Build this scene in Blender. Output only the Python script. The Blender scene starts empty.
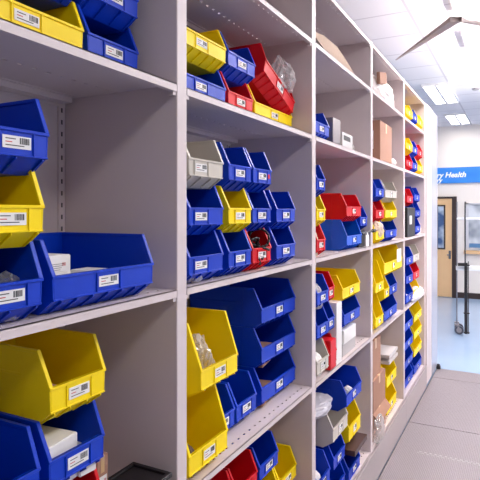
import bpy, bmesh, math, random
from mathutils import Vector, Matrix, noise
S = bpy.context.scene
C = S.collection
random.seed(4)
# ------------------------------------------------------------ camera
cd = bpy.data.cameras.new('camera'); cam = bpy.data.objects.new('camera', cd); C.objects.link(cam)
cam.location = (.78, -1.128, 1.63)
cam.rotation_euler = (math.radians(90), 0, math.atan2(280, 529))
cd.sensor_width = 36; cd.lens = 529/480*36; cd.shift_y = -28/480; cd.clip_start = .05
S.camera = cam
# ------------------------------------------------------------ light
w = bpy.data.worlds.new('world'); S.world = w; w.use_nodes = True
w.node_tree.nodes['Background'].inputs[0].default_value = (1, .95, .94, 1)
w.node_tree.nodes['Background'].inputs[1].default_value = .22
S.view_settings.view_transform = 'Standard'; S.view_settings.look = 'None'
S.view_settings.exposure = 0.14; S.view_settings.gamma = 1
def area(name, loc, sx, sy, power, col=(1, .955, .925), rot=(0, 0, 0)):
    l = bpy.data.lights.new(name, 'AREA'); l.shape = 'RECTANGLE'; l.size = sx; l.size_y = sy
    l.energy = power; l.color = col
    o = bpy.data.objects.new(name, l); C.objects.link(o); o.location = loc; o.rotation_euler = rot
    return o
CEIL = 3.30
# luminaires of the room: (x, y, width, length, power)
LUMS = [(-.195, 6.75, .30, 1.25, 12), (-.195, 9.0, .30, 1.0, 10), 
        (.62, 4.40, .60, .55, 14), (.62, 3.30, .60, .5, 14),
        (1.9, 1.0, .60, 1.2, 26), (1.9, 3.4, .60, 1.2, 26), (1.9, 5.8, .60, 1.2, 18), (1.9, 8.2, .60, 1.2, 24),
        (1.9, -1.6, .60, 1.2, 14), (3.6, 3.0, .6, 1.2, 18), (3.6, 6.5, .6, 1.2, 24)]
for i, (x, y, a, b, p) in enumerate(LUMS):
    area('luminaire_light', (x, y, CEIL-.05), a, b, p)

# ------------------------------------------------------------ materials
MATS = {}
def lin(c):
    return tuple((v/255/12.92 if v/255 <= .04045 else ((v/255+.055)/1.055)**2.4) for v in c)
def mat(name, rgb, rough=.5, metal=0, bump=0, bscale=60, var=0, vscale=8, emit=0, alpha=1, trans=0, spec=.5):
    if name in MATS: return MATS[name]
    m = bpy.data.materials.new(name); m.use_nodes = True
    nt = m.node_tree; b = nt.nodes['Principled BSDF']; col = lin(rgb)+(1,)
    b.inputs['Base Color'].default_value = col
    b.inputs['Roughness'].default_value = rough; b.inputs['Metallic'].default_value = metal
    b.inputs['Specular IOR Level'].default_value = spec
    if alpha < 1: b.inputs['Alpha'].default_value = alpha
    if trans: b.inputs['Transmission Weight'].default_value = trans
    if emit:
        b.inputs['Emission Color'].default_value = col; b.inputs['Emission Strength'].default_value = emit
    if bump or var:
        tc = nt.nodes.new('ShaderNodeTexCoord'); n = nt.nodes.new('ShaderNodeTexNoise')
        n.inputs['Scale'].default_value = bscale if bump else vscale; n.inputs['Detail'].default_value = 3
        nt.links.new(tc.outputs['Object'], n.inputs['Vector'])
        if bump:
            bp = nt.nodes.new('ShaderNodeBump'); bp.inputs['Strength'].default_value = bump; bp.inputs['Distance'].default_value = .002
            nt.links.new(n.outputs['Fac'], bp.inputs['Height']); nt.links.new(bp.outputs['Normal'], b.inputs['Normal'])
        if var:
            n2 = nt.nodes.new('ShaderNodeTexNoise'); n2.inputs['Scale'].default_value = vscale
            nt.links.new(tc.outputs['Object'], n2.inputs['Vector'])
            mx = nt.nodes.new('ShaderNodeMix'); mx.data_type = 'RGBA'
            nt.links.new(n2.outputs['Fac'], mx.inputs['Factor'])
            mx.inputs['A'].default_value = tuple(v*(1-var) for v in col[:3])+(1,)
            mx.inputs['B'].default_value = tuple(min(1, v*(1+var)) for v in col[:3])+(1,)
            nt.links.new(mx.outputs['Result'], b.inputs['Base Color'])
    MATS[name] = m
    return m
M_STEEL = mat('painted_steel', (216, 201, 201), .42, bump=.05, bscale=300, var=.03, vscale=3)
M_SLOT_SHADE = mat('slot_shade', (70, 60, 64), .8)
M_BLUE = mat('blue_plastic', (0, 56, 188), .40, spec=.28, bump=.08, bscale=200)
M_BLUE2 = mat('bright_blue_plastic', (8, 92, 214), .38, spec=.35, bump=.08, bscale=200)
M_YEL = mat('yellow_plastic', (255, 222, 0), .42, spec=.28, bump=.08, bscale=200)
M_RED = mat('red_plastic', (218, 6, 26), .42, spec=.28, bump=.08, bscale=200)
M_BEIGE = mat('ivory_plastic', (205, 196, 184), .4, bump=.08, bscale=200)
M_BLACK = mat('black_plastic', (28, 24, 28), .45, bump=.1, bscale=200)
M_CARD = mat('cardboard', (164, 122, 102), .85, bump=.2, bscale=90, var=.07, vscale=14)
M_CARDD = mat('brown_paper', (160, 118, 96), .9, bump=.4, bscale=60, var=.1)
M_PAPER = mat('white_paper', (236, 232, 230), .6)
M_INK = mat('ink', (30, 28, 32), .6)
M_REDINK = mat('red_ink', (200, 50, 50), .6)
M_GREY = mat('grey_plastic', (150, 144, 146), .4)
M_CHROME = mat('chrome', (190, 190, 195), .2, 1)
M_TAPE = mat('parcel_tape', (205, 170, 125), .3)
def film():
    m = bpy.data.materials.new('clear_film'); m.use_nodes = True; nt = m.node_tree
    nt.nodes.clear(); out = nt.nodes.new('ShaderNodeOutputMaterial')
    t = nt.nodes.new('ShaderNodeBsdfTransparent'); g = nt.nodes.new('ShaderNodeBsdfGlossy'); g.inputs['Roughness'].default_value = .18
    d = nt.nodes.new('ShaderNodeBsdfTranslucent'); d.inputs['Color'].default_value = (.9, .88, .88, 1)
    d2 = nt.nodes.new('ShaderNodeBsdfDiffuse'); d2.inputs['Color'].default_value = (.9, .88, .88, 1)
    a = nt.nodes.new('ShaderNodeAddShader'); lw = nt.nodes.new('ShaderNodeLayerWeight'); lw.inputs['Blend'].default_value = .35
    m1 = nt.nodes.new('ShaderNodeMixShader'); m2 = nt.nodes.new('ShaderNodeMixShader'); m3 = nt.nodes.new('ShaderNodeMixShader')
    m1.inputs[0].default_value = .5; nt.links.new(d.outputs[0], m1.inputs[1]); nt.links.new(d2.outputs[0], m1.inputs[2])
    m2.inputs[0].default_value = .35; nt.links.new(m1.outputs[0], m2.inputs[1]); nt.links.new(g.outputs[0], m2.inputs[2])
    mr = nt.nodes.new('ShaderNodeMapRange'); mr.inputs['To Min'].default_value = .34; mr.inputs['To Max'].default_value = .8
    nt.links.new(lw.outputs['Facing'], mr.inputs['Value'])
    nt.links.new(mr.outputs[0], m3.inputs[0]); nt.links.new(t.outputs[0], m3.inputs[1]); nt.links.new(m2.outputs[0], m3.inputs[2])
    nt.links.new(m3.outputs[0], out.inputs[0]); return m
M_FILM = film()

# ------------------------------------------------------------ helpers
def box(bm, x0, x1, y0, y1, z0, z1, mi=0, M=None):
    vs = [bm.verts.new((x, y, z)) for x in (x0, x1) for y in (y0, y1) for z in (z0, z1)]
    if M: 
        for v in vs: v.co = M @ v.co
    for q in ((0, 1, 3, 2), (4, 6, 7, 5), (0, 4, 5, 1), (2, 3, 7, 6), (0, 2, 6, 4), (1, 5, 7, 3)):
        f = bm.faces.new([vs[i] for i in q]); f.material_index = mi
def prism(bm, pts, y0, y1, mi=0):      # closed polygon in x,z swept along y
    a = [bm.verts.new((x, y0, z)) for x, z in pts]; b = [bm.verts.new((x, y1, z)) for x, z in pts]
    n = len(pts)
    fs = [bm.faces.new(a), bm.faces.new(list(reversed(b)))]
    for i in range(n): fs.append(bm.faces.new((a[i], b[i], b[(i+1) % n], a[(i+1) % n])))
    for f in fs: f.material_index = mi
def cyl(bm, p, q, r, n=12, mi=0, r2=None):
    p, q = Vector(p), Vector(q); d = (q-p).normalized(); u = d.orthogonal().normalized(); v = d.cross(u)
    r2 = r if r2 is None else r2
    a = [bm.verts.new(p+(u*math.cos(t)+v*math.sin(t))*r) for t in [2*math.pi*i/n for i in range(n)]]
    b = [bm.verts.new(q+(u*math.cos(t)+v*math.sin(t))*r2) for t in [2*math.pi*i/n for i in range(n)]]
    fs = [bm.faces.new(list(reversed(a))), bm.faces.new(b)]
    for i in range(n): fs.append(bm.faces.new((a[i], a[(i+1) % n], b[(i+1) % n], b[i])))
    for f in fs: f.material_index = mi
def fin(bm, name, mats, bevel=0, smooth=False, seg=1):
    bmesh.ops.recalc_face_normals(bm, faces=bm.faces)
    if bevel: bmesh.ops.bevel(bm, geom=list(bm.edges), offset=bevel, segments=seg, affect='EDGES', clamp_overlap=True)
    me = bpy.data.meshes.new(name); bm.to_mesh(me); bm.free()
    for m in (mats if isinstance(mats, (list, tuple)) else [mats]): me.materials.append(m)
    if smooth:
        for p in me.polygons: p.use_smooth = True
    return me
def link(name, me, parent=None, loc=(0, 0, 0), rot=(0, 0, 0)):
    o = bpy.data.objects.new(name, me); C.objects.link(o); o.parent = parent
    o.location = loc; o.rotation_euler = rot
    return o
def tag(o, label, cat, group=None):
    o['label'] = label; o['category'] = cat
    if group: o['group'] = group
    return o
def thing(name, loc, label, cat, group=None, rot=(0, 0, 0)):
    return tag(link(name, None, None, loc, rot), label, cat, group)
def struct(name, me, loc=(0, 0, 0)):
    o = link(name, me, None, loc); o['kind'] = 'structure'; return o

# ------------------------------------------------------------ structure
PY = 4.72      # end of the raised aisle platform
WY = 9.9       # far wall
def nodes(m): return m.node_tree, m.node_tree.nodes, m.node_tree.links, m.node_tree.nodes['Principled BSDF']
def vinyl():
    m = mat('blue_vinyl', (160, 184, 214), .2, bump=.02, bscale=5, var=.08, vscale=1.5); return m
bm = bmesh.new(); box(bm, -4, 5, -5, WY+.2, -.13, -.03); struct('floor', fin(bm, 'floor', vinyl()))
def ceil_mat():
    m = mat('ceiling_tile', (228, 225, 232), .9); nt, N, L, b = nodes(m)
    tc = N.new('ShaderNodeTexCoord'); sp = N.new('ShaderNodeSeparateXYZ'); L.new(tc.outputs['Object'], sp.inputs[0])
    outs = []
    for ax, off, per in (('X', .05, .6), ('Y', .2, .6)):
        a = N.new('ShaderNodeMath'); a.operation = 'ADD'; a.inputs[1].default_value = off+60; L.new(sp.outputs[ax], a.inputs[0])
        k = N.new('ShaderNodeMath'); k.operation = 'MODULO'; k.inputs[1].default_value = per; L.new(a.outputs[0], k.inputs[0])
        c = N.new('ShaderNodeMath'); c.operation = 'LESS_THAN'; c.inputs[1].default_value = .022; L.new(k.outputs[0], c.inputs[0]); outs.append(c)
    mx = N.new('ShaderNodeMath'); mx.operation = 'MAXIMUM'; L.new(outs[0].outputs[0], mx.inputs[0]); L.new(outs[1].outputs[0], mx.inputs[1])
    col = N.new('ShaderNodeMix'); col.data_type = 'RGBA'; L.new(mx.outputs[0], col.inputs['Factor'])
    col.inputs['A'].default_value = lin((238, 234, 238))+(1,); col.inputs['B'].default_value = lin((212, 206, 212))+(1,)
    L.new(col.outputs['Result'], b.inputs['Base Color']); return m
bm = bmesh.new(); box(bm, -4, 5, -5, WY+.2, CEIL, CEIL+.1); struct('ceiling', fin(bm, 'ceiling', ceil_mat()))
M_WALL = mat('wall_paint', (240, 232, 226), .7, bump=.05, bscale=80)
bm = bmesh.new(); box(bm, -4, 5, WY, WY+.12, -.03, CEIL); struct('wall_back', fin(bm, 'wall', M_WALL))
bm = bmesh.new(); box(bm, 4.9, 5, -5, WY, -.03, CEIL); struct('wall_right', fin(bm, 'wall', M_WALL))
bm = bmesh.new(); box(bm, -4, -3.9, -5, WY, -.03, CEIL); struct('wall_left', fin(bm, 'wall', M_WALL))
# raised ribbed aisle platform
def plat_mat():
    m = mat('ribbed_aluminium_tread', (176, 168, 174), .38, .35); nt, N, L, b = nodes(m)
    tc = N.new('ShaderNodeTexCoord'); mp = N.new('ShaderNodeMapping'); L.new(tc.outputs['Object'], mp.inputs[0])
    wv = N.new('ShaderNodeTexWave'); wv.wave_type = 'BANDS'; wv.bands_direction = 'X'; wv.inputs['Scale'].default_value = 30
    L.new(mp.outputs[0], wv.inputs[0])
    w2 = N.new('ShaderNodeTexWave'); w2.wave_type = 'BANDS'; w2.bands_direction = 'Y'; w2.inputs['Scale'].default_value = 26; L.new(mp.outputs[0], w2.inputs[0])
    ml = N.new('ShaderNodeMath'); ml.operation = 'MULTIPLY'; L.new(wv.outputs['Fac'], ml.inputs[0]); L.new(w2.outputs['Fac'], ml.inputs[1])
    bp = N.new('ShaderNodeBump'); bp.inputs['Strength'].default_value = .5; bp.inputs['Distance'].default_value = .003
    L.new(ml.outputs[0], bp.inputs['Height']); L.new(bp.outputs[0], b.inputs['Normal'])
    mx = N.new('ShaderNodeMix'); mx.data_type = 'RGBA'; L.new(ml.outputs[0], mx.inputs['Factor'])
    mx.inputs['A'].default_value = lin((132, 123, 127))+(1,); mx.inputs['B'].default_value = lin((168, 158, 161))+(1,)
    L.new(mx.outputs['Result'], b.inputs['Base Color']); return m
M_PLAT = plat_mat()
ys = [-2.0, -.66, .60, 1.86, 3.12, 4.38, PY]
for i in range(6):
    bm = bmesh.new(); box(bm, .016, 1.6, ys[i]+.004, ys[i+1]-.004, -.03, 0)
    o = link('platform_panel', fin(bm, 'platform_panel', M_PLAT, .002))
    nm = ['behind the viewer', 'at the near bay', 'alongside the second bay', 'crossed by a dotted bright seam', 'alongside the fourth and fifth bays', 'narrow end strip by the blue floor'][i]
    tag(o, 'ribbed grey metal floor panel of the aisle, '+nm, 'floor panel', 'ribbed aisle floor panels')
    if i == 3:   # row of bright anti-slip nubs across the panel
        bm = bmesh.new()
        for r in range(2):
            for k in range(44):
                x = .16+k*.032+(r*.016); y = 2.60+r*.02
                box(bm, x, x+.016, y, y+.005, 0, .002)
        link('grip_nubs', fin(bm, 'grip_nubs', mat('worn_aluminium', (225, 220, 222), .3, .6), .001), o)

bm = bmesh.new(); box(bm, .0105, .0155, -2, PY, -.03, -.006); struct('gap_shade_strip_1', fin(bm, 'gap_shade_strip', mat('gap_shade_dark', (50, 42, 46), .7)))  # dark strip painting the shade in the gap beside the plinth
# ------------------------------------------------------------ shelving
SH = [.21, .888, 1.43, 1.96, 2.365, 2.64]
T = .045; D = .40
def shelf_mesh():
    bm = bmesh.new(); y0, y1 = T+.002, 1-.002; t = .0025
    rows = [-.035, -.2]; hw = .004
    xs = [-D+.004]
    for r in sorted(rows):
        xs += [r-hw, r+hw]
    xs.append(0)
    for i in range(len(xs)-1):
        a, b = xs[i], xs[i+1]
        if i % 2 == 0: box(bm, a, b, y0, y1, -t, 0)
        else:
            y = y0; n = 0
            while y < y1-.001:
                e = min(y+.027, y1); box(bm, a, b, y, e, -t, 0); y += .04
    box(bm, -.0025, 0, y0, y1, -.018, 0)            # front lip
    box(bm, -.016, 0, y0, y1, -.020, -.018)         # its return
    box(bm, -D+.004, -D+.007, y0, y1, -.026, 0)     # rear lip
    box(bm, -.018, -.003, y0, y0+.012, -.030, -.020); box(bm, -.018, -.003, y1-.012, y1, -.030, -.020)   # clips
    box(bm, -.385, -.345, y0+.02, y1-.02, -.020, -t); # stiffener channel
    box(bm, -.345, -.335, y0+.02, y1-.02, -.005, -t)
    return fin(bm, 'shelf', M_STEEL)
SHELF = shelf_mesh()
def upright_mesh():
    bm = bmesh.new()
    box(bm, -D, 0, 0, T, 0, SH[-1]+.01)
    return fin(bm, 'upright', M_STEEL, .0018)
UP = upright_mesh()
def strip_mesh():
    bm = bmesh.new(); h = SH[-1]
    box(bm, 0, .006, 0, .024, .05, h)
    z = .1
    while z < h-.03:
        box(bm, .006, .0064, .009, .0145, z, z+.013, 1); z += .0343  # dark inlays stand in for the shade inside open slots
    return fin(bm, 'slotted_strip', [M_STEEL, M_SLOT_SHADE])
STRIP = strip_mesh()
bm = bmesh.new(); box(bm, -D-.004, -D, T, 1+T, .02, SH[-1]); BACK = fin(bm, 'back_panel', M_STEEL)
bm = bmesh.new(); box(bm, .0004, .010, T, 1+T, .001, .198); box(bm, .0004, .014, T, 1+T, .190, .198); PLINTH = fin(bm, 'plinth', mat('plinth_shaded_steel', (172, 161, 162), .5), .001)  # plinth lies in shade, painted in as a darker grey
bays = ['nearest bay at left, its uprights framing the wide blue bin', 'second bay of the row, holding a leaning red bin',
        'third bay of the row, holding the red wide bin', 'fourth bay of the row, holding cardboard cartons', 'farthest open bay of the row, holding a black box']
for i in range(5):
    t = thing('shelving_bay', (0, i-1, 0), 'light grey steel '+bays[i], 'shelving', 'steel shelving bays')
    if i == 0: link('side_panel', UP, t, (0, 0, 0))
    link('side_panel', UP, t, (0, 1, 0))
    for z in SH: link('shelf', SHELF, t, (0, 0, z))
    link('back_panel', BACK, t); link('plinth', PLINTH, t)
    link('slotted_strip', STRIP, t, (-D, T, 0)); link('slotted_strip', STRIP, t, (-D, 1-.026, 0))
# closed end cabinet
t = thing('end_cabinet', (0, 4+T, 0), 'glossy pale grey closed end panel finishing the shelving row', 'cabinet')
M_END = mat('gloss_laminate', (182, 182, 196), .2)
bm = bmesh.new(); box(bm, -D, -.004, .002, .72, 0, 2.64); link('carcass', fin(bm, 'carcass', M_STEEL, .002), t)
bm = bmesh.new(); box(bm, -.003, .012, .004, .30, .02, 2.64); link('front_panel', fin(bm, 'front_panel', M_STEEL, .002), t)
bm = bmesh.new(); box(bm, -.003, .012, .305, .72, .02, 2.64); link('front_panel', fin(bm, 'front_panel', M_END, .002), t)['label'] = 'glossy bluish strip'
bm = bmesh.new(); cyl(bm, (.03, 4.70, 0), (.03, 4.70, .035), .022, 14); cyl(bm, (.03, 4.70, .035), (.03, 4.70, .05), .014, 14)
tag(link('rubber_stopper', fin(bm, 'rubber_stopper', M_BLACK)), 'small black rubber stop at the far end of the ribbed platform', 'stopper')

# ------------------------------------------------------------ bins
CACHE = {}
def bin_mesh(w_, h, d, lip, m, sl):
    key = (round(w_, 3), h, d, lip, m.name, sl)
    if key in CACHE: return CACHE[key]
    bm = bmesh.new(); W = w_/2; th = .0028; lb = lip*.40; sx = .03*h/.145; bx = .042*h/.145; fl = .0035
    Wi = W-fl
    for s in (-1, 1):
        a, b = sorted((s*(Wi-th), s*Wi))
        prism(bm, [(-d, 0), (-d, h), (-sx, h), (-.001, lip), (-.001, lb), (-bx, 0)], a, b)
        a, b = sorted((s*Wi, s*W))          # flared front part of the side
        prism(bm, [(-.085, .004), (-.075, h), (-sx, h), (0, lip), (0, lb), (-bx, 0)], a, b)
        a, b = sorted((s*(Wi-.005), s*(W+.001)))
        box(bm, -d, -sx, a, b, h-.006, h+.001)                      # top rim
        prism(bm, [(-sx-.008, h), (-sx+.001, h+.001), (.002, lip), (-.006, lip-.002)], a, b)   # slanted rim
        a, b = sorted((s*Wi, s*(Wi+.002)))
        box(bm, -d+.02, -.09, a, b, h*.62, h*.66)                   # rail along the side
    prism(bm, [(0, lip), (0, lb), (-bx, 0), (-bx-.004, .003), (-.004, lb+.001), (-.004, lip)], -Wi, Wi)
    box(bm, -.007, .003, -W-.001, W+.001, lip-.006, lip)            # lip rim
    box(bm, -.003, .002, -W, W, lb-.002, lb+.002)
    box(bm, -d, -bx, -Wi, Wi, 0, th); box(bm, -d, -d+th, -Wi, Wi, 0, h); box(bm, -d-.003, -d+.004, -Wi, Wi, h-.006, h+.001)
    n = max(2, int(w_/.05))
    for k in range(n+1):                                            # ribs under the lip
        y = -W*.86+k*W*1.72/n
        prism(bm, [(-.001, lb), (-bx+.001, .0005), (-bx+.006, .0005), (.0006, lb*.8)], y-.0016, y+.0016)
    lw = min(.034, W*.5)
    for s in (-1, 1): box(bm, 0, .003, s*(lw+.002)-.0014+sl, s*(lw+.002)+.0014+sl, lb, lip-.004)
    for v in bm.verts:                                              # draft so that bins nest
        k = 1-max(0, min(1, v.co.z/h)); v.co.y -= math.copysign(.0065*k, v.co.y) if abs(v.co.y) > W*.8 else 0
        if v.co.x < -d+.03: v.co.x += .006*k
    body = fin(bm, 'bin_body', m, .0007)
    bm = bmesh.new(); z0, z1 = lb+(lip-lb)*.24, lip-.006-(lip-lb)*.16; g = lw-.002
    g = min(g, .030); zm = (z1-z0)
    box(bm, .0005, .0016, -g+sl, g+sl, z0, z1)
    rnd = random.Random(len(CACHE)); y = g*.18
    while y < g*.82:
        ww = rnd.choice((.0010, .0016, .0024)); box(bm, .0016, .0019, y+sl, y+ww+sl, z0+zm*.38, z1-zm*.12, 1); y += ww+rnd.choice((.0009, .0014))
    for r, (a, b, mi) in enumerate(((-.8, -.1, 1), (-.8, -.35, 2), (-.8, .5, 1))):
        zz = z1-zm*(.25+.26*r); box(bm, .0016, .0019, a*g+sl, b*g+sl, zz-.0008, zz+.0008, mi)
    lab = fin(bm, 'bin_label', [M_PAPER, M_INK, M_REDINK])
    CACHE[key] = (body, lab); return CACHE[key]
COL = {'bright': M_BLUE2, 'blue': M_BLUE, 'yellow': M_YEL, 'red': M_RED, 'ivory': M_BEIGE}
GRP = 'plastic storage bins on the shelving'
def B(c, y0, y1, xf, z, label, h=.145, d=.30, lip=None, rot=(0, 0, 0), sl=0):
    lip = lip or round(h*.54, 3)
    body, lab = bin_mesh(y1-y0, h, d, lip, COL[c], sl)
    t = thing('storage_bin', (xf, (y0+y1)/2, z+.0005), label, 'storage bin', GRP, rot)
    link('bin_body', body, t); link('label_card', lab, t)
    return t
PA, PB, PC = .134, .148, .213
z = SH[3]; X = -.085
B('yellow', -.555, -.242, X, z, 'wide yellow bin on the top shelf of the nearest bay, at left')
B('blue', -.555, -.246, X, z+PA, 'wide blue bin stacked on the wide yellow bin, top left corner')
B('blue', -.235, -.050, X, z, 'blue bin holding a black cable coil, beside the wide yellow bin')
B('blue', -.235, -.050, X, z+PA, 'blue bin stacked on the bin with the cable coil, top edge')
z = SH[2]
B('blue', -.578, -.432, 0, z, 'blue bin with a clear bag, bottom of the left stack on eye level shelf')
B('yellow', -.575, -.429, 0, z+PA, 'yellow bin between two blue bins at the left edge')
B('blue', -.565, -.418, 0, z+2*PA, 'blue bin on top of the yellow bin at the left edge, under the shelf')
B('blue', -.415, -.099, 0, z, 'wide blue bin holding small white boxes, alone beside the grey panel')
z = SH[1]; X = -.065
B('yellow', -.362, -.193, X, z+2*PB, 'large yellow bin below the wide blue bin, topmost of its stack in nearest bay', h=.16)
B('blue', -.364, -.197, X, z+PB, 'blue bin holding white boxes, right under the large yellow bin', h=.16)
B('red', -.364, -.197, X, z, 'red bin at the bottom edge below the blue bin of boxes', h=.16)
B('blue', -.555, -.381, X, z+PB, 'blue bin in the bottom left corner, left of the bin of white boxes', h=.16)
B('blue', -.555, -.381, X, z, 'blue bin lowest in the bottom left corner', h=.16)
# bay 2
z = SH[3]; X = -.085
B('blue', .095, .406, X, z, 'wide blue bin on top shelf of second bay, under the yellow bin')
B('yellow', .10, .408, X, z+PA, 'wide yellow bin stacked on a blue one, top shelf of second bay')
B('red', .418, .608, X, z, 'red bin with white packets, under the angled blue bin')
B('blue', .416, .628, X, z+PA, 'blue bin stacked on the red bin of packets, beside the tilted red bin')
B('yellow', .618, .985, X, z, 'wide yellow bin lying beneath the tilted red bin')
B('red', .630, .945, X+.02, z+.110, 'wide red bin tilted to the right on top of the yellow bin', rot=(math.radians(-21), 0, 0), d=.28, h=.16)
z = SH[2]
r1, r2, r3 = z, z+PA, z+2*PA
B('blue', .050, .240, 0, r1, 'leftmost blue bin in the bottom row of the eleven-bin stack', sl=-.03)
B('blue', .268, .426, 0, r1, 'blue bin left of the red bin with black cables')
B('red', .430, .582, 0, r1, 'red bin full of black cables in the second bay')
B('blue', .624, .811, 0, r1, 'blue bin right of the red bin with black cables')
B('blue', .050, .240, 0, r2, 'blue bin under the ivory bin, left of the yellow bin', sl=-.03)
B('yellow', .268, .426, 0, r2, 'yellow bin amid blue bins in the middle row of second bay')
B('blue', .430, .582, 0, r2, 'blue bin directly above the red bin with black cables')
B('blue', .624, .811, 0, r2, 'rightmost blue bin of the middle row, right of the narrow blue bin above the cables')
B('ivory', .050, .240, 0, r3, 'ivory bin on the upper row of the second bay stack', sl=-.03)
B('blue', .268, .426, 0, r3, 'blue bin beside the ivory bin, above the yellow bin')
g3 = B('blue', .434, .586, 0, r3, 'blue bin with a red dot sticker, end of the upper row')
bm = bmesh.new(); cyl(bm, (.0016, .048, .055), (.0026, .048, .055), .009, 16); link('sticker', fin(bm, 'sticker', M_RED), g3)
z = SH[1]; X = -.065
B('yellow', .050, .268, 0, z, 'big deep yellow bin under another one, second bay lower shelf', h=.215, lip=.088)
B('yellow', .110, .332, 0, z+PC, 'big deep yellow bin with a clear bag, stacked on another yellow bin', h=.215, lip=.088)
B('blue', .285, .432, X, z, 'blue bin half hidden behind the deep yellow bins', h=.16)
B('blue', .439, .597, X, z, 'narrow blue bin between the yellow stack and wide blue stack', h=.16)
for k, n in enumerate(('bottom of three wide blue bins stacked by the grey upright, second bay', 'middle of three wide blue bins stacked by the grey upright, second bay', 'top of three wide blue bins stacked by the grey upright, second bay')):
    B('blue', .635, .972, X, z+k*PB, n, h=.16, d=.32)
z = SH[0]; p = .134
cols = [(.235, .430, ['blue', 'blue', 'blue', 'red']), (.437, .605, ['blue', 'blue', 'blue', 'red']), (.618, .792, ['blue', 'red', 'yellow', 'blue']), (.797, .985, ['blue', 'red', 'yellow'])]
pos = ['leftmost', 'second', 'third', 'rightmost']; rw = ['lowest', 'second', 'third', 'top']
for ci, (a, b, cs) in enumerate(cols):
    for ri, c in enumerate(cs):
        B(c, a, b, X, z+ri*p, f'{c} bin in the {pos[ci]} stack of second bay bottom shelf, {rw[ri]} row', d=.28)
# bay 3
z = SH[3]
B('blue', 1.10, 1.318, -.03, z, 'blue bin on the third bay shelf beside a grey metal box')
z = SH[2]
B('red', 1.055, 1.175, 0, z, 'small red bin with cream packets, third bay')
B('yellow', 1.055, 1.175, 0, z+PA, 'small yellow bin between a red and a blue bin, third bay')
B('blue', 1.055, 1.175, 0, z+2*PA, 'small blue bin on top of small yellow bin, third bay')
B('bright', 1.505, 1.795, 0, z, 'brighter wide blue bin carrying the wide red bin, third bay', h=.160, lip=.076, d=.34)
B('red', 1.50, 1.782, 0, z+.150, 'wide red bin lying on a wide blue bin, third bay', h=.145, d=.34)
B('blue', 1.803, 1.955, -.01, z+.094, 'blue bin on a dark box beside the wide red bin', h=.14, d=.25)
z = SH[1]
B('ivory', 1.058, 1.222, 0, z, 'ivory bin with bagged goods, third bay lower shelf', h=.155)
B('blue', 1.058, 1.222, 0, z+.160, 'blue bin beneath the bin of grey parts, third bay', h=.15)
B('blue', 1.058, 1.222, 0, z+.304, 'blue bin with grey metal parts, upper left of third bay lower shelf', h=.15)
B('red', 1.226, 1.338, 0, z, 'narrow red bin, lowest beside the ivory bin', h=.155)
B('blue', 1.226, 1.338, -.01, z+.160, 'narrow blue bin left of the white carton, third bay', h=.15)
B('red', 1.226, 1.338, -.01, z+.304, 'narrow red bin left of the wide yellow bin, third bay', h=.15)
B('blue', 1.455, 1.760, 0, z+.143, 'dark wide blue bin resting on white boxes, third bay', h=.145)
B('yellow', 1.430, 1.760, 0, z+.279, 'wide yellow bin on a wide blue bin, third bay lower shelf', h=.145)
z = SH[0]
for a, b, xx, zz, hh, c, l in [
    (1.058, 1.240, 0, 0, .16, 'blue', 'blue bin lowest at left, third bay bottom shelf'),
    (1.058, 1.240, 0, PB, .16, 'blue', 'blue bin with white packets at left, third bay bottom shelf'),
    (1.320, 1.510, -.01, 0, .16, 'blue', 'blue bin lowest in the stack under the ivory bin'),
    (1.320, 1.510, -.01, PB, .16, 'blue', 'blue bin right beneath the ivory bin, third bay bottom shelf'),
    (1.280, 1.525, 0, 2*PB, .175, 'ivory', 'big ivory bin over blue bins, third bay bottom shelf'),
    (1.540, 1.760, 0, 0, .15, 'blue', 'blue bin under the brown tray, third bay bottom shelf'),
    (1.540, 1.770, 0, .195, .20, 'yellow', 'yellow bin standing on the brown tray, third bay bottom shelf'),
    (1.500, 1.790, 0, .396, .16, 'blue', 'wide dark blue bin topmost above the yellow bin, third bay')]:
    B(c, a, b, xx, z+zz, l, h=hh)
# bay 4
z = SH[2]
n4 = 'fourth bay'
for ri, (c1, c2) in enumerate((('yellow', 'blue'), ('red', 'yellow'), ('blue', 'ivory'))):
    row = ['bottom', 'middle', 'top'][ri]
    B(c1, 2.120, 2.345, 0, z+ri*PA, f'{c1} bin, left end of the {row} row, fourth bay upper shelf')
    B(c2, 2.375, 2.745, 0, z+ri*PA, f'wide {c2} bin, right end of the {row} row, fourth bay upper shelf')
z = SH[1]
B('yellow', 2.115, 2.325, 0, z, 'deep yellow bin lower left, fourth bay lower shelf', h=.215, lip=.085)
B('yellow', 2.115, 2.335, 0, z+PC, 'deep yellow bin stacked on its twin, fourth bay lower shelf', h=.215, lip=.085)
B('blue', 2.345, 2.750, 0, z, 'wide blue bin at the bottom, fourth bay lower shelf', h=.16)
B('yellow', 2.345, 2.500, 0, z+PB, 'small yellow bin in the middle of fourth bay lower shelf', h=.16)
B('blue', 2.510, 2.750, 0, z+PB, 'blue bin right of the small yellow bin, fourth bay', h=.16)
B('yellow', 2.345, 2.930, 0, z+2*PB, 'largest yellow bin, topmost in fourth bay, with a white tag', h=.2, d=.36)
z = SH[0]
B('yellow', 2.510, 2.830, -.02, z, 'lower yellow bin beside the cartons, fourth bay bottom shelf', h=.19)
B('yellow', 2.510, 2.830, -.02, z+.188, 'upper yellow bin beside the cartons, fourth bay bottom shelf', h=.18)
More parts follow.
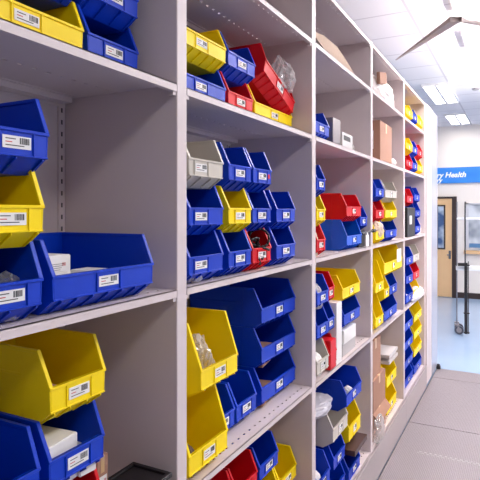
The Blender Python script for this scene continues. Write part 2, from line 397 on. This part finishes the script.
# bay 5
z = SH[4]
B('yellow', 3.08, 3.38, 0, z, 'yellow bin at left on the highest shelf of the farthest bay')
B('blue', 3.39, 3.60, 0, z, 'blue bin between yellow bins on the highest shelf')
B('yellow', 3.61, 3.90, 0, z, 'yellow bin at right on the highest shelf of the farthest bay')
z = SH[3]
for ri, cs in enumerate((('red', 'blue', 'yellow'), ('yellow', 'blue', 'red'))):
    for ci, c in enumerate(cs):
        a = (3.10, 3.385, 3.62)[ci]; b = (3.375, 3.61, 3.88)[ci]
        B(c, a, b, 0, z+ri*PA, f'{c} bin, {["left","centre","right"][ci]} of the {["lower","upper"][ri]} row, second highest shelf, farthest bay')
z = SH[2]
B('blue', 3.50, 3.76, 0, z, 'blue bin behind the black box in the farthest bay')
B('blue', 3.50, 3.76, 0, z+PA, 'blue bin just above the black box in the farthest bay')
B('blue', 3.46, 3.72, 0, z+2*PA, 'blue bin topmost over the black box in the farthest bay')
B('red', 3.19, 3.45, -.01, z+2*PA-.02, 'red bin left of the blue one above the black box')
z = SH[1]
for ri, (c1, c2) in enumerate((('blue', 'yellow'), ('blue', 'red'), ('blue', 'ivory'))):
    B(c1, 3.10, 3.395, 0, z+ri*PB, f'{c1} bin, {["lowest","middle","top"][ri]} of the left stack, farthest bay lower shelf', h=.16)
    B(c2, 3.41, 3.70, 0, z+ri*PB, f'{c2} bin, {["lowest","middle","top"][ri]} of the right stack, farthest bay lower shelf', h=.16)
z = SH[0]
for ri, (c1, c2) in enumerate((('blue', 'blue'), ('blue', 'yellow'), ('blue', 'yellow'), ('blue', 'yellow'))):
    B(c1, 3.14, 3.50, -.02, z+ri*PB, f'{c1} bin, left stack of farthest bay bottom shelf, {rw[ri]} row', h=.16)
    B(c2, 3.56, 3.95, -.02, z+ri*PB, f'{c2} bin, right stack of farthest bay bottom shelf, {rw[ri]} row', h=.16)

# ------------------------------------------------------------ goods
def carton(name, x0, x1, y0, y1, z0, z1, label, m=None, cat='box', rot=0, group=None, lab=True, tape=True, rx=0, lside='front'):
    m = m or M_CARD; cx, cy = (x0+x1)/2, (y0+y1)/2
    t = thing(name, (cx, cy, z0+.0005), label, cat, group, (rx, 0, rot)); a, b, h = (x1-x0)/2, (y1-y0)/2, z1-z0
    bm = bmesh.new(); box(bm, -a, a, -b, b, 0, h); link('body', fin(bm, 'body', m, min(.002, h*.05), seg=2), t)
    if tape:
        bm = bmesh.new(); box(bm, -a, a, -min(.02, b*.3), min(.02, b*.3), h, h+.0006); box(bm, a, a+.0006, -min(.02, b*.3), min(.02, b*.3), h*.75, h)
        link('tape', fin(bm, 'tape', M_TAPE), t)
    if lab:
        bm = bmesh.new()
        if lside == 'front':
            box(bm, a, a+.0008, -b*.7, b*.7, h*.25, h*.7)
            for k in range(4): box(bm, a+.0008, a+.0012, -b*.6, b*(.1+.1*k), h*(.32+.09*k), h*(.34+.09*k), 1)
            for k in range(4): box(bm, a+.0008, a+.0012, b*(.25+.08*k), b*(.28+.08*k), h*.5, h*.65, 2)
        else:
            box(bm, -a*.3, a*.7, -b-.0008, -b, h*.3, h*.75)
            for k in range(3): box(bm, -a*.2, a*.4, -b-.0012, -b-.0008, h*(.4+.1*k), h*(.42+.1*k), 1)
        link('printed_label', fin(bm, 'printed_label', [M_PAPER, M_INK, M_REDINK]), t)
    return t
def bag(loc, size, label, seed=0, name='plastic_bag', m=None, neck=False, cat='plastic bag', group=None):
    bm = bmesh.new(); bmesh.ops.create_icosphere(bm, subdivisions=4, radius=1)
    for v in bm.verts:
        q = v.co.copy()
        k = 1+(.28 if m is None else .15)*noise.noise(q*1.6+Vector((seed, 0, 0)))+(.22 if m is None else .10)*abs(noise.noise(q*4+Vector((0, seed, 0))))+.06*noise.noise(q*11)
        v.co = q*k
        if neck and q.z > .3:
            s = 1-.75*min(1, (q.z-.3)/.5); v.co.x *= s; v.co.y *= s; v.co.z *= 1.15
        if v.co.z < -.6: v.co.z = -.6
    mxs = [max(abs(v.co[i]) for v in bm.verts) for i in (0, 1)]; mz = max(v.co.z for v in bm.verts)+.6
    for v in bm.verts: v.co = Vector((v.co.x/mxs[0]*size[0], v.co.y/mxs[1]*size[1], (v.co.z+.6)/mz*size[2]*1.6))
    me = fin(bm, name, m or M_FILM); return tag(link(name, me, None, loc, (0, 0, 0)), label, cat, group)
def coil(loc, r, n, label, m=M_BLACK, tilt=.3, rr=.0035):
    bm = bmesh.new(); rnd = random.Random(n)
    pts = []
    for k in range(n*20+1):
        t = 2*math.pi*k/20; ra = r*(1+.06*math.sin(t*.37+1)); pts.append(Vector((ra*math.cos(t)*.75, ra*math.sin(t), .004+rr*1.9*(k/20)+.003*math.sin(t*2.3))))
    for a, b in zip(pts, pts[1:]): cyl(bm, a, b, rr, 7)
    return tag(link('cable_coil', fin(bm, 'cable_coil', m, smooth=True), None, loc, (0, tilt, 0)), label, 'cable')
# nearest bay
coil((-.175, -.14, SH[3]+.03), .055, 6, 'black cable coil in a blue bin on the top shelf', tilt=-.5)
z = SH[2]+.005
for k, (x, y, zz, r, hx, hy, hh) in enumerate([(-.105, -.325, 0, .08, .035, .036, .056), (-.055, -.350, 0, -.1, .012, .028, .070), (-.085, -.215, 0, .1, .04, .030, .064), (-.110, -.325, .0575, .05, .033, .036, .046), (-.155, -.265, 0, .0, .028, .020, .070)]):
    carton('small_carton', x-hx, x+hx, y-hy, y+hy, z+zz, z+zz+hh, ['white small box beneath the tallest one in the wide blue bin', 'thin white box at front left in the wide blue bin', 'white small box rightmost in the wide blue bin', 'tallest white small box with red print, on another in the wide blue bin', 'white small box at the back of the group in the wide blue bin'][k],
           M_PAPER, rot=r, tape=False, group='white boxes in the wide blue bin')
bag((-.07, -.47, SH[2]+.004), (.045, .04, .055), 'crumpled clear bag in the blue bin at left edge', 3)
z = SH[1]+PB+.005
carton('white_carton', -.20, -.085, -.352, -.262, z, z+.10, 'white box in the blue bin under the large yellow bin', M_PAPER, rot=.1, tape=False, lab=False)
carton('flat_packet', -.165, -.078, -.255, -.208, z, z+.05, 'flat white packet beside the white box, in the blue bin', M_PAPER, rot=-.1, tape=False, lab=False)
bag((-.14, -.29, SH[1]+2*PB+.004), (.05, .05, .035), 'small pinkish packet inside the large yellow bin', 5, 'soft_packet', mat('pink_packet', (190, 140, 130), .5), cat='packet')
carton('small_carton', -.19, -.10, -.186, -.146, SH[1], SH[1]+.16, 'narrow brown carton with a label beside the red bin', M_CARD)
t = thing('black_tray', (-.055, -.098, SH[1]+.0005), 'black open tray standing low against the grey panel', 'tray')
bm = bmesh.new(); box(bm, -.055, .055, -.06, .06, 0, .004)
for s in (-1, 1): box(bm, -.055, .055, *sorted((s*.06, s*.056)), 0, .075); box(bm, *sorted((s*.055, s*.051)), -.06, .06, 0, .075)
link('body', fin(bm, 'body', M_BLACK, .001), t)
bm = bmesh.new()
for s in (-1, 1): box(bm, -.062, .062, *sorted((s*.066, s*.054)), .0752, .087); box(bm, *sorted((s*.062, s*.050)), -.054, .054, .0752, .087)
box(bm, -.05, .05, -.054, .054, .078, .082)
link('rim', fin(bm, 'rim', M_BLACK, .001), t)
# second bay
bag((-.15, .50, SH[3]+.004), (.055, .06, .055), 'white packets heaped in the red bin of second bay', 8, 'packet_heap', mat('white_pack', (235, 228, 228), .45), cat='packet')
bag((-.10, .885, SH[3]+.17), (.075, .085, .095), 'clear plastic bag with a knotted neck above the tilted red bin', 2, neck=True)
bag((-.085, .215, SH[1]+PC+.004), (.06, .06, .10), 'clear plastic bag inside the upper deep yellow bin', 4)
bag((-.07, .12, SH[1]+.004), (.045, .05, .05), 'dark packet in the lower deep yellow bin', 6, 'dark_packet', mat('dark_packet', (80, 62, 58), .5), cat='packet')
bag((-.06, .12, SH[2]+.004), (.05, .05, .045), 'clear bag in the leftmost blue bin of second bay', 9)
def tangle(loc, label, m, seed, n=34, R=.062, rr=.0045):
    rnd = random.Random(seed); bm = bmesh.new()
    for k in range(n):
        c = Vector((rnd.uniform(-.4, .4)*R, rnd.uniform(-.5, .5)*R, rnd.uniform(.25, 1.5)*R)); ax = Vector((rnd.gauss(0, 1), rnd.gauss(0, 1), rnd.gauss(0, 1))).normalized(); u = ax.orthogonal().normalized(); v = ax.cross(u)
        r = R*rnd.uniform(.3, .6); a0 = rnd.uniform(0, 6); pts = [c+(u*math.cos(a0+t*.5)+v*math.sin(a0+t*.5))*r for t in range(9)]
        for a, b in zip(pts, pts[1:]):
            a.z = max(a.z, .006); b.z = max(b.z, .006); cyl(bm, a, b, rr, 6)
    return tag(link('cable_tangle', fin(bm, 'cable_tangle', m, smooth=True), None, loc), label, 'cable')
tangle((-.045, .506, SH[2]+.016), 'tangle of black cables heaped in the red bin', M_BLACK, 3)
for k, nn in enumerate(('bottom', 'middle')):
    carton('flat_packet', -.22, -.09, .66, .86, SH[1]+k*PB+.006, SH[1]+k*PB+(.055 if k else .045), 'flat brown packet inside the %s wide blue bin of the stack' % nn, M_CARDD, tape=False, lab=False, rot=.15)
# third bay
t = thing('open_carton', (-.03, 1.10, SH[4]), 'flattened cardboard carton with its flap jutting out, highest shelf', 'cardboard')
bm = bmesh.new(); box(bm, -.3, -.02, 0, .58, .001, .006); box(bm, -.3, -.04, .01, .5, .007, .012)
link('panel', fin(bm, 'panel', M_CARD), t)
def sheet(pts, th, name, m, parent=None, loc=(0, 0, 0)):
    P = [Vector(p) for p in pts]; n = (P[1]-P[0]).cross(P[2]-P[0]).normalized()*th; bm = bmesh.new()
    a = [bm.verts.new(p) for p in P]; b = [bm.verts.new(p+n) for p in P]; k = len(P)
    bm.faces.new(a); bm.faces.new(list(reversed(b)))
    for i in range(k): bm.faces.new((a[i], b[i], b[(i+1) % k], a[(i+1) % k]))
    return link(name, fin(bm, name, m), parent, loc)
sheet([(.004, -.03, .060), (.006, .12, .083), (.006, .33, .088), (.008, .50, .052), (.010, .68, .004), (.010, .28, -.012), (.006, .0, .045)], .004, 'flap', mat('pale_cardboard', (206, 178, 156), .8), t)
bm = bmesh.new(); box(bm, -.28, -.045, .005, .30, .013, .06); link('inner_shade', fin(bm, 'inner_shade', mat('shaded_card', (104, 70, 66), .9)), t)  # dark block painting the shade inside the carton behind its flap
z = SH[3]
carton('steel_box', -.28, -.03, 1.375, 1.50, z, z+.135, 'dull grey metal box with a sloping front beside the blue bin', mat('dull_metal', (140, 130, 132), .35, .5), tape=False, lab=False)
t = carton('instrument_case', -.25, -.03, 1.53, 1.72, z, z+.085, 'white plastic case with a dark slot, third bay', mat('white_case', (214, 208, 206), .4), tape=False, lab=False)
bm = bmesh.new(); box(bm, .1095, .111, -.07, .05, .045, .07); link('slot', fin(bm, 'slot', M_BLACK), t)
bag((-.12, 1.83, z+.0005), (.07, .085, .055), 'clear plastic bag at the right of the white case', 11)
z = SH[2]
bag((-.055, 1.115, z+.004), (.045, .04, .075), 'cream packets sticking out of the small red bin', 12, 'packet_heap', mat('cream_pack', (225, 205, 180), .5), cat='packet')
carton('dark_box', -.26, -.02, 1.805, 1.945, z, z+.092, 'dark low box under the blue bin, beside the white tag', M_BLACK, tape=False, lab=False)
t = thing('hanging_tag', (.012, 1.87, z+.06), 'white hanging tag on a black clip arm at the shelf edge', 'tag')
bm = bmesh.new(); cyl(bm, (-.012, -.07, .018), (.006, .10, .030), .006, 10); cyl(bm, (.006, .10, .03), (.012, .13, .032), .010, 10); link('clip_arm', fin(bm, 'clip_arm', M_BLACK), t)
bm = bmesh.new(); box(bm, 0, .0015, -.035, .035, -.055, .01); box(bm, 0, .0015, -.012, .012, .01, .024); link('card', fin(bm, 'card', M_PAPER, .0005), t)
z = SH[1]
bag((-.05, 1.14, z+.304+.004), (.05, .055, .075), 'grey metal parts piled in the upper blue bin', 13, 'metal_parts', mat('grey_parts', (150, 145, 150), .4, .3), cat='parts')
bag((-.05, 1.14, z+.006), (.05, .06, .065), 'bagged white goods with red print in the ivory bin', 14, 'packet_heap', mat('white_goods', (225, 220, 215), .5), cat='packet')
carton('white_carton', -.20, -.004, 1.352, 1.438, z, z+.30, 'tall white carton standing on end, third bay lower shelf', M_PAPER, tape=False, lab=False)
carton('red_folder', -.12, .004, 1.236, 1.318, z+.006, z+.142, 'red folder leaning in the narrow red bin', M_RED, tape=False, lab=False)
carton('white_carton', -.24, -.006, 1.48, 1.70, z+.07, z+.140, 'white carton lying on a grey one under the dark blue bin', M_PAPER, tape=False, lab=False)
carton('grey_carton', -.24, -.02, 1.50, 1.74, z, z+.068, 'grey white box lowest under the wide blue bin', mat('grey_card', (190, 182, 182), .6), tape=False, lab=False)
z = SH[0]
bag((-.11, 1.25, z+2*PB+.178), (.10, .19, .036), 'silvery grey plastic bag on top of the big ivory bin, bottom shelf', 15, m=mat('silver_bag', (190, 186, 196), .3, alpha=.9))
bag((-.05, 1.15, z+PB+.004), (.045, .05, .06), 'white packets in the blue bin at left, bottom shelf', 16, 'packet_heap', mat('white_pack', (235, 228, 228), .45), cat='packet')
carton('brown_tray', -.20, .030, 1.555, 1.80, z+.158, z+.186, 'dark brown flat tray between a yellow and a blue bin', mat('dark_leather', (64, 40, 40), .4), tape=False, lab=False)
bag((-.05, 1.70, z+.396+.005), (.03, .035, .045), 'white crumpled wrap in the topmost dark blue bin, third bay', 17, 'plastic_wrap', mat('white_pack', (235, 228, 228), .45), cat='wrap')
# fourth bay
z = SH[4]
bag((-.115, 2.58, z+.0005), (.11, .42, .12), 'large white plastic bag holding cardboard, highest shelf of fourth bay', 18, m=mat('milky_film', (238, 226, 220), .35))
carton('brown_wrap', -.035, -.015, 2.30, 2.50, z+.11, z+.185, 'brown cardboard piece poking out of the white plastic bag', M_CARD, tape=False, lab=False, rx=.2)
z = SH[3]
carton('cardboard_box', -.30, -.015, 2.30, 2.65, z, z+.262, 'brown cardboard box with a white label, fourth bay', M_CARD, lside='side')
for k, (y, s) in enumerate(((2.72, .05), (2.84, .045))):
    bag((-.08, y, z+.0005), (.06, s, .045), ['white wrapped parcel right beside the cardboard box', 'white wrapped parcel farther from the cardboard box'][k], 20+k, 'wrapped_parcel', mat('white_pack', (235, 228, 228), .45), cat='parcel')
bag((-.02, 2.235, SH[2]+.05), (.04, .075, .06), 'crumpled brown and white paper in the lowest yellow bin, fourth bay', 24, 'crumpled_paper', mat('kraft_white', (215, 190, 168), .7), cat='paper')
t = thing('white_tag', (.004, 2.80, SH[1]+2*PB+.105), 'white card tag on the largest yellow bin', 'tag')
bm = bmesh.new(); box(bm, 0, .002, -.075, .075, -.02, .075); link('card', fin(bm, 'card', M_PAPER, .0005), t)
z = SH[0]
zz = z
for k, (a, b, hh, xx) in enumerate(((2.13, 2.48, .17, 0), (2.14, 2.47, .20, .0), (2.12, 2.38, .24, -.01))):
    l = ['lowest brown carton, its flap torn open, fourth bay bottom shelf', 'middle brown carton of the stack of three, fourth bay', 'topmost brown carton, smaller, fourth bay bottom shelf'][k]
    t = carton('cardboard_box', -.32, -.02+xx, a, b, zz, zz+hh, l, M_CARD, lab=False, tape=True)
    if k == 0: sheet([(.15, -.17, .168), (.15, .17, .168), (.185, .19, .115), (.18, -.11, .105)], .004, 'flap', M_CARD, t)
    zz += hh+.0012
bag((.0, 2.20, z+.0005), (.035, .09, .10), 'clear crinkled film in front of the torn carton', 26)
for k in range(2):
    carton('white_tray', -.28, -.01, 2.55, 2.83, z+.372+k*.042, z+.395+k*.042, ['lower white tray on top of the yellow bins, fourth bay', 'upper white tray on top of the yellow bins, fourth bay'][k], mat('tray_white', (206, 198, 198), .5), tape=False, lab=False, group='white trays on yellow bins')
# farthest bay
z = SH[2]
t = thing('black_file_box', (-.0, 3.36, z+.0005), 'black box file with a white label in the farthest bay', 'box')
bm = bmesh.new(); box(bm, -.3, 0, -.21, .13, 0, .235); link('body', fin(bm, 'body', M_BLACK, .004), t)
bm = bmesh.new(); box(bm, 0, .001, -.12, -.02, .10, .17); link('spine_label', fin(bm, 'spine_label', M_PAPER), t)
bag((-.06, 3.87, z+.0005), (.05, .09, .05), 'white crumpled bag right of the black box, farthest bay', 30, m=mat('white_pack', (235, 228, 228), .45))
bag((-.03, 3.62, SH[1]+.0005), (.075, .30, .06), 'white plastic bag drooping over the shelf edge, farthest bay', 31, m=mat('white_pack', (235, 228, 228), .45))

# ------------------------------------------------------------ far end of the room
t_y = WY
def wx(px): # world x on the far wall for reference layout
    return px
# blue fascia sign
t = thing('wall_sign', (0, WY, 0), 'blue wall sign with white lettering try Health above the door', 'sign')
bm = bmesh.new(); box(bm, -3.2, 3.6, -.03, -.002, 2.19, 2.495); link('board', fin(bm, 'board', mat('sign_blue', (42, 130, 222), .45)), t)
def text(s, size, loc, parent, m, bold=.004, shear=.25):
    c = bpy.data.curves.new('lettering', 'FONT'); c.body = s; c.size = size; c.extrude = .002; c.offset = bold; c.shear = shear; c.align_x = 'RIGHT'
    o = bpy.data.objects.new('tmp', c); C.objects.link(o); c.materials.append(m); bpy.context.view_layer.update()
    me = bpy.data.meshes.new_from_object(o.evaluated_get(bpy.context.evaluated_depsgraph_get())); bpy.data.objects.remove(o)
    return link('lettering', me, parent, loc, (math.radians(90), 0, 0))
M_WHITE = mat('white_vinyl', (250, 250, 250), .5)
text('try Health', .140, (-.140, -.033, 2.305), t, M_WHITE)
text('ry', .11, (-.575, -.033, 2.215), t, M_WHITE)
# door with frame
def st(name, m, parts, parent=None, loc=(0, WY, 0)):
    bm = bmesh.new()
    for p in parts: box(bm, *p)
    o = link(name, fin(bm, name, m, .002), parent, loc if not parent else (0, 0, 0)); return o
M_WOOD = mat('pale_beech', (226, 186, 140), .45, var=.06, vscale=4)
M_DARK = mat('dark_frame', (52, 38, 38), .5)
DX0, DX1, DH = -1.30, -.385, 1.89
d = st('door_1', M_WOOD, [(DX0, DX1, -.045, -.005, -.02, DH)]); d['kind'] = 'structure'
st('door_frame', M_DARK, [(DX1, DX1+.085, -.06, -.002, -.03, DH+.04), (DX0-.07, DX0, -.06, -.002, -.03, DH+.04), (DX0, DX1, -.06, -.002, DH, DH+.04)], d)
vx0, vx1 = -.640, -.535
st('vision_frame', M_DARK, [(vx0-.03, vx0, -.055, -.045, .90, 1.77), (vx1, vx1+.03, -.055, -.045, .90, 1.77), (vx0, vx1, -.055, -.045, 1.74, 1.77), (vx0, vx1, -.055, -.045, .90, .93)], d)
def pane_mat(name, a, b, sc, e=0):
    m = mat(name, a, .1); nt, N, L, bs = nodes(m); tc = N.new('ShaderNodeTexCoord'); n = N.new('ShaderNodeTexNoise'); n.inputs['Scale'].default_value = sc
    L.new(tc.outputs['Object'], n.inputs['Vector']); r = N.new('ShaderNodeValToRGB'); r.color_ramp.elements[0].position = .4; r.color_ramp.elements[1].position = .6
    r.color_ramp.elements[0].color = lin(a)+(1,); r.color_ramp.elements[1].color = lin(b)+(1,); L.new(n.outputs['Fac'], r.inputs[0]); L.new(r.outputs[0], bs.inputs['Base Color']); return m
st('vision_pane', pane_mat('wired_glass', (70, 95, 140), (190, 205, 225), 4), [(vx0, vx1, -.05, -.046, .93, 1.74)], d)
bm = bmesh.new(); cyl(bm, (-.425, -.045, .80), (-.425, -.10, .80), .014); cyl(bm, (-.425, -.095, .80), (-.47, -.095, .80), .013); box(bm, -.445, -.405, -.052, -.045, .72, .88)
link('door_handle', fin(bm, 'door_handle', M_CHROME), d)
st('pull_bar', M_DARK, [(-.69, -.66, -.12, -.10, .08, .74), (-.685, -.665, -.10, -.045, .11, .14), (-.685, -.665, -.10, -.045, .68, .71)], d)
o = st('baseboard_back', M_DARK, [(DX1+.07, 4.8, -.02, -.002, -.03, .08)]); o['kind'] = 'structure'
# interior window right of the door
W0 = -.14
wd = st('window_1', mat('window_frame', (205, 205, 212), .4), [(W0, W0+.05, -.04, -.002, .90, 1.80), (W0, 2.4, -.04, -.002, 1.77, 1.80), (2.35, 2.4, -.04, -.002, .90, 1.80), (1.1, 1.14, -.04, -.002, .90, 1.77)]); wd['kind'] = 'structure'
st('window_sill', M_WOOD, [(W0-.03, 2.43, -.09, -.002, .83, .895)], wd)
st('window_pane', pane_mat('window_glass', (96, 108, 128), (222, 226, 232), 2.2), [(W0+.05, 1.1, -.02, -.006, .90, 1.77), (1.14, 2.35, -.02, -.006, .90, 1.77)], wd)
st('lower_rail', mat('blue_rail', (84, 128, 176), .5), [(W0+.06, 1.09, -.026, -.021, 0.95, 1.03)], wd)
# wheeled rack with white shelves
t = thing('wheeled_trolley', (.03, 6.60, -.03), 'wheeled trolley with white shelves and black post near the far wall', 'trolley', rot=(0, 0, math.radians(5.5)))
bm = bmesh.new()
for y in (0, .16):
    for x in (.012, .9): cyl(bm, (x-.02, y, .12), (x-.02, y, 1.80), .0085, 10)
link('post', fin(bm, 'post', mat('grey_tube', (140, 140, 150), .3, .6)), t)
for nm, x in (('black_post', .105),):
    bm = bmesh.new(); cyl(bm, (x, -.06, .03), (x, -.06, .98), .021, 14); cyl(bm, (x+.03, -.06, .03), (x+.03, -.06, 1.0), .005, 8)
    cyl(bm, (x-.01, -.06, .9), (x-.01, -.06, 1.80), .009, 10)
    for zc in (.04, .30, .94): box(bm, x-.03, x+.045, -.08, -.04, zc, zc+.014)
    box(bm, x-.10, x+.02, -.085, -.035, .935, .975)
    link(nm, fin(bm, nm, M_BLACK), t)
for zz, h in ((1.555, .03), (.87, .055)):
    bm = bmesh.new(); box(bm, -.012 if zz > 1 else -.02,   .92, -.03, .19, zz, zz+h)
    link('shelf', fin(bm, 'shelf', mat('white_laminate', (246, 246, 248), .35), .006, seg=2), t)
for x, y in ((-.01, 0), (.88, 0), (-.01, .16), (.88, .16)):
    bm = bmesh.new(); cyl(bm, (x+.03, y-.016, .06), (x+.03, y+.016, .06), .058, 20); cyl(bm, (x+.03, y-.019, .06), (x+.03, y+.019, .06), .034, 16, 1); box(bm, x-.03, x+.03, y-.02, y+.02, .121, .14, 1); box(bm, x+.01, x+.035, y+.0185, y+.022, .05, .11, 1); box(bm, x+.01, x+.035, y-.022, y-.0185, .05, .11, 1)
    link('castor', fin(bm, 'castor', [mat('castor_rubber', (70, 74, 88), .4), M_GREY]), t)
# ceiling luminaires
M_LAMP = mat('lamp_diffuser', (255, 252, 250), .4, emit=6)
M_LFR = mat('lamp_frame', (235, 233, 236), .5)
LN = {0: 'twin bright ceiling light, nearer of the two beyond the shelving', 1: 'twin bright ceiling light nearest the far wall', 
      2: 'square bright ceiling light at the right edge of the photo', 3: 'square bright ceiling light at the top right corner'}
for i, (x, y, a, b, p) in enumerate(LUMS):
    t = thing('ceiling_light', (x, y, CEIL), LN.get(i, 'ceiling light out of view, number %d along the aisle side' % i), 'ceiling light', 'ceiling lights')
    if i not in LN: t['label'] = 'rectangular ceiling light further right, outside the view of the aisle'
    bm = bmesh.new(); a2, b2 = a/2, b/2
    box(bm, -a2-.02, -a2, -b2-.02, b2+.02, -.034, 0); box(bm, a2, a2+.02, -b2-.02, b2+.02, -.034, 0); box(bm, -a2, a2, -b2-.02, -b2, -.035, 0); box(bm, -a2, a2, b2, b2+.02, -.035, 0); box(bm, -.018, .018, -b2, b2, -.034, 0)
    link('frame', fin(bm, 'frame', M_LFR), t)
    for s in (-1, 1):
        bm = bmesh.new(); box(bm, *sorted((s*.02, s*a2)), -b2+.002, b2-.002, -.030, -.004); link('diffuser', fin(bm, 'diffuser', M_LAMP), t)
t = thing('added_uplighter', (1.0, 4.4, 2.85), 'long unseen uplighter added to whiten the ceiling, out of view at right', 'added lamp')  # unseen lamp, added only to wash the ceiling bright
bm = bmesh.new(); prism(bm, [(-.09, .05), (-.06, 0), (.06, 0), (.09, .05), (.08, .05), (.055, .008), (-.055, .008), (-.08, .05)], -2.3, 2.3); link('reflector', fin(bm, 'reflector', M_LFR), t)
bm = bmesh.new(); cyl(bm, (0, -2.2, .03), (0, 2.2, .03), .013, 12); link('tube', fin(bm, 'tube', M_LAMP), t)
bm = bmesh.new()
for y in (-2.1, 0, 2.1): cyl(bm, (0, y, .01), (0, y, CEIL-2.851), .004, 8)
link('hanger', fin(bm, 'hanger', M_GREY), t)
area('added_uplighter_light', (1.0, 4.4, 2.91), .1, 4.4, 165, rot=(math.pi, 0, 0))  # added light that overexposes the ceiling from below
# tapering suspended arm under the ceiling
t = thing('suspended_bracket', (0, 0, 0), 'grey tapering bent arm hanging just below the bright ceiling', 'bracket')
P = [Vector((-0.05, 2.961, 2.78)), Vector((0.403, 2.315, 2.78)), Vector((0.443, 2.26, 2.78)), Vector((0.482, 2.318, 2.78)), Vector((0.606, 2.461, 2.78))]
wd_ = [.004, .026, .030, .018, .024]
bm = bmesh.new(); rings = []
for p, ww in zip(P, wd_):
    rings.append([bm.verts.new(p+Vector(o)) for o in ((-ww, -ww*.6, -ww*.5), (ww, ww*.6, -ww*.5), (ww, ww*.6, ww*.5), (-ww, -ww*.6, ww*.5))])
for a, b in zip(rings, rings[1:]):
    for i in range(4): bm.faces.new((a[i], a[(i+1) % 4], b[(i+1) % 4], b[i]))
bm.faces.new(rings[0]); bm.faces.new(list(reversed(rings[-1])))
link('tapered_bar', fin(bm, 'tapered_bar', mat('arm_grey', (176, 160, 156), .6)), t)
bm = bmesh.new(); cyl(bm, (0.596, 2.451, 2.785), (0.596, 2.451, CEIL-.001), .01); link('hanger', fin(bm, 'hanger', M_GREY), t)
# round ceiling fitting
bm = bmesh.new(); cyl(bm, (0.253, 6.689, CEIL-.02), (0.253, 6.689, CEIL-.001), .04, 20, r2=.055)
tag(link('smoke_detector', fin(bm, 'smoke_detector', M_GREY)), 'small round grey fitting on the ceiling right of the twin light', 'detector')
